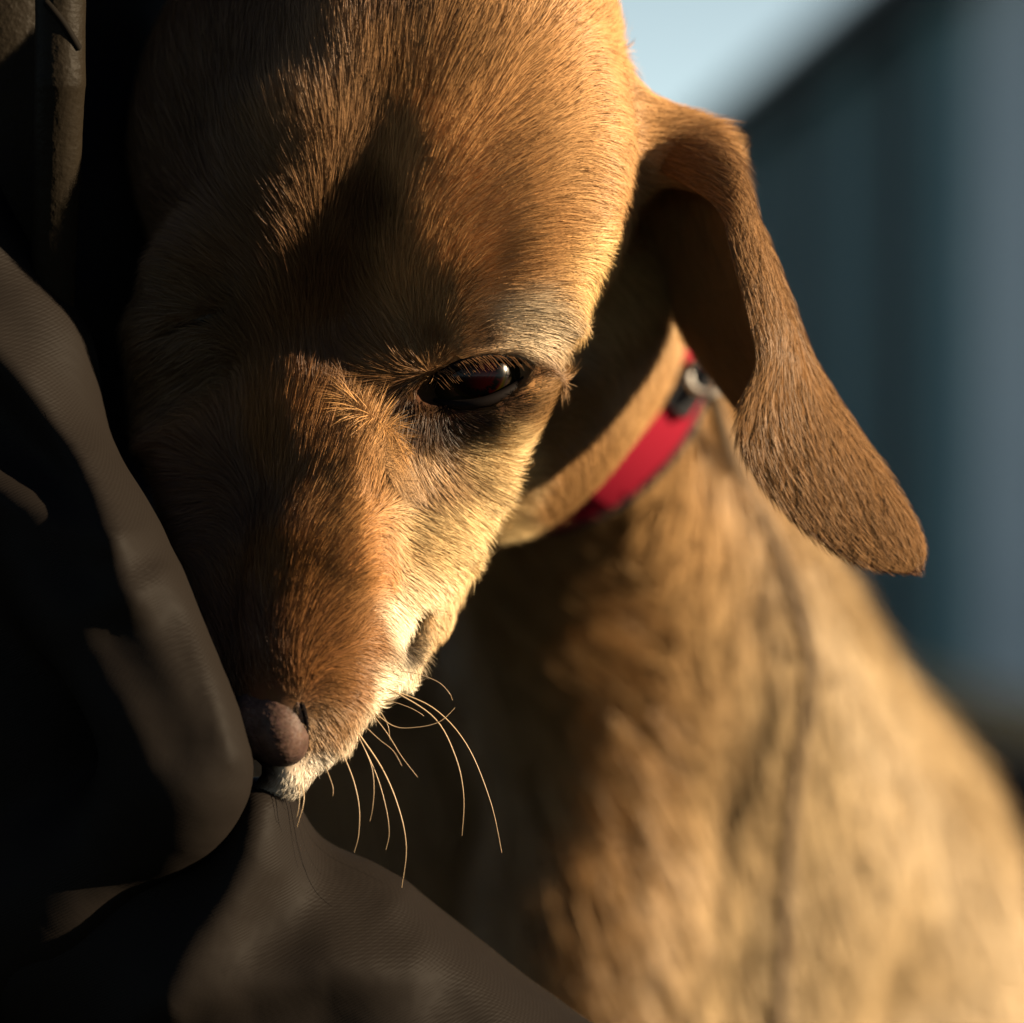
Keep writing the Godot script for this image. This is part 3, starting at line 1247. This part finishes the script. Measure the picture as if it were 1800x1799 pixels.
func build_whiskers(dog: Node3D, f: Form) -> void:
	var mat := surface(Color(0.34, 0.24, 0.14), 0.4, 0.4)
	mat.backlight_enabled = true
	mat.backlight = Color(0.4, 0.4, 0.4)
	# root, way points and tip of each whisker as they hang in the photograph, and how thick
	var list := [
		[670, 1205, 760, 1260, 800, 1330, 815, 1400, 812, 1470, 1.9], [680, 1212, 760, 1245, 820, 1310, 862, 1410, 882, 1500, 1.7], [655, 1255, 690, 1277, 730, 1280, 772, 1270, 800, 1245, 1.4],
		[655, 1260, 680, 1290, 705, 1330, 732, 1365, 732, 1366, 1.1], [630, 1300, 670, 1350, 700, 1420, 714, 1490, 706, 1562, 2.0], [630, 1300, 660, 1360, 678, 1420, 684, 1465, 678, 1495, 1.4],
		[600, 1325, 620, 1370, 631, 1420, 630, 1470, 622, 1500, 1.5], [628, 1296, 650, 1340, 657, 1380, 655, 1420, 650, 1445, 1.0], [530, 1380, 534, 1400, 532, 1420, 526, 1440, 522, 1455, 1.4], [524, 1380, 526, 1400, 525, 1420, 522, 1435, 520, 1440, 1.0],
		[570, 1350, 580, 1370, 585, 1385, 585, 1398, 584, 1402, 0.9], [660, 1230, 690, 1235, 720, 1245, 740, 1256, 745, 1260, 1.0], [690, 1180, 730, 1185, 770, 1200, 790, 1220, 795, 1232, 0.9],
		[655, 1240, 672, 1258, 682, 1278, 685, 1300, 685, 1302, 1.0], [640, 1290, 665, 1300, 690, 1320, 705, 1345, 706, 1348, 0.9],
	]
	for q in list:
		var root := ray_hit(f, q[0], q[1])
		var inward := Vector2(q[0], q[1])
		for k in 14:
			if root.z > -260.0:
				break
			inward = inward.move_toward(Vector2(560, 1120), 7.0)
			root = ray_hit(f, inward.x, inward.y)
		var w := root.z
		var pts := [root]
		for i in range(1, 5):
			pts.append(seen(q[i * 2], q[i * 2 + 1], w + 14.0 * i - 3.0 * i * i))
		part("whisker", tube(curve_points(pts, 26), q[10] * 0.85, 0.35, 5), mat, dog)


func build_collar(f: Form) -> void:
	f.everything()
	# the strap lies round the neck, square to it
	var c := seen(COLLAR_AT.x, COLLAR_AT.y, COLLAR_AT.z)
	var axis := COLLAR_AXIS.normalized()
	var x := axis.cross(Vector3(0, 0, 1)).normalized()
	var y := axis.cross(x).normalized()
	const N := 72
	var ring := PackedVector3Array()
	for i in N:
		var g := x * cos(TAU * i / N) + y * sin(TAU * i / N)
		var r := 60.0
		while r < 900.0 and f.f(c + g * r) < 0.0:
			r += 4.0
		ring.append(g * r)
	for pass_ in 3:
		var s := ring.duplicate()
		for i in N:
			ring[i] = (s[(i + 1) % N] + s[i] * 2.0 + s[(i + N - 1) % N]) / 4.0
	var col := thing("dog_collar", "red webbing collar with a dark buckle round the dog's neck, below the ear", "collar", metres(c + ring[0]))
	var red := surface(Color(0.22, 0.008, 0.022), 0.75, 0.2)
	part("strap", band(c, ring, axis, -62.0, 52.0, 22.0, 50.0), red, col)
	var clip := c + ring[0]
	var nearest := 1e9
	for g in ring:
		var q := c + g * 1.1
		var view := Vector2(q.x, q.y) / (1.0 - q.z / FOCAL)
		var off := view.distance_to(Vector2(1222 - 900, 900 - 676)) + (2000.0 if g.z < 0.0 else 0.0)
		if off < nearest:
			nearest = off
			clip = c + g + g.normalized() * 60.0
	var block := BoxMesh.new()
	block.size = Vector3(60, 110, 50) * K
	var bk := part("buckle", block, surface(Color(0.012, 0.012, 0.014), 0.4), col, "", metres(clip))
	bk.rotation = Vector3(0.1, 0.3, deg_to_rad(-36))
	var loop := TorusMesh.new()
	loop.inner_radius = 30 * K
	loop.outer_radius = 48 * K
	var lp := part("ring", loop, surface(Color(0.35, 0.34, 0.32), 0.35, 0.5), col, "", metres(clip + Vector3(40, 25, 30)))
	lp.rotation = Vector3(1.2, 0.2, 0.4)
	part("edging", band(c, ring, axis, 52.0, 64.0, 20.0, 52.0), surface(Color(0.02, 0.02, 0.022), 0.6), col)


func build_leash(f: Form) -> void:
	# hangs from the collar down over the near shoulder
	var way := [1196, 720, 1230, 830, 1268, 900, 1312, 985, 1348, 1090, 1372, 1190, 1362, 1290, 1345, 1400, 1336, 1520, 1330, 1650, 1322, 1780, 1310, 1950]
	var pts := []
	for i in range(0, way.size(), 2):
		pts.append(ray_hit(f, way[i], way[i + 1]) + Vector3(60, 36, 135))
	var leash := thing("leash", "thin dark cord leash hanging from the collar down over the dog's shoulder", "leash", metres(pts[0]))
	part("cord", tube(curve_points(pts, 60), 17, 17, 8), surface(Color(0.085, 0.055, 0.03), 0.8), leash)


func band(c: Vector3, ring: PackedVector3Array, axis: Vector3, lo: float, hi: float, inner: float, outer: float) -> ArrayMesh:
	var d := empty_skin()
	var n := ring.size()
	for i in n:
		var g := ring[i].normalized()
		var sec := [[lo, inner], [lo, outer], [hi, outer], [hi, inner]]
		for k in 4:
			for e in 2:
				var q: Array = sec[(k + e) % 4]
				d.pos.append(c + ring[i] + g * q[1] + axis * q[0])
				d.nrm.append([-axis, g, axis, -g][k])
	for i in n:
		var j := (i + 1) % n
		for k in 4:
			var a := i * 8 + k * 2
			var b := j * 8 + k * 2
			d.tri.append_array([a, b, a + 1, b, b + 1, a + 1])
	return flesh(d)
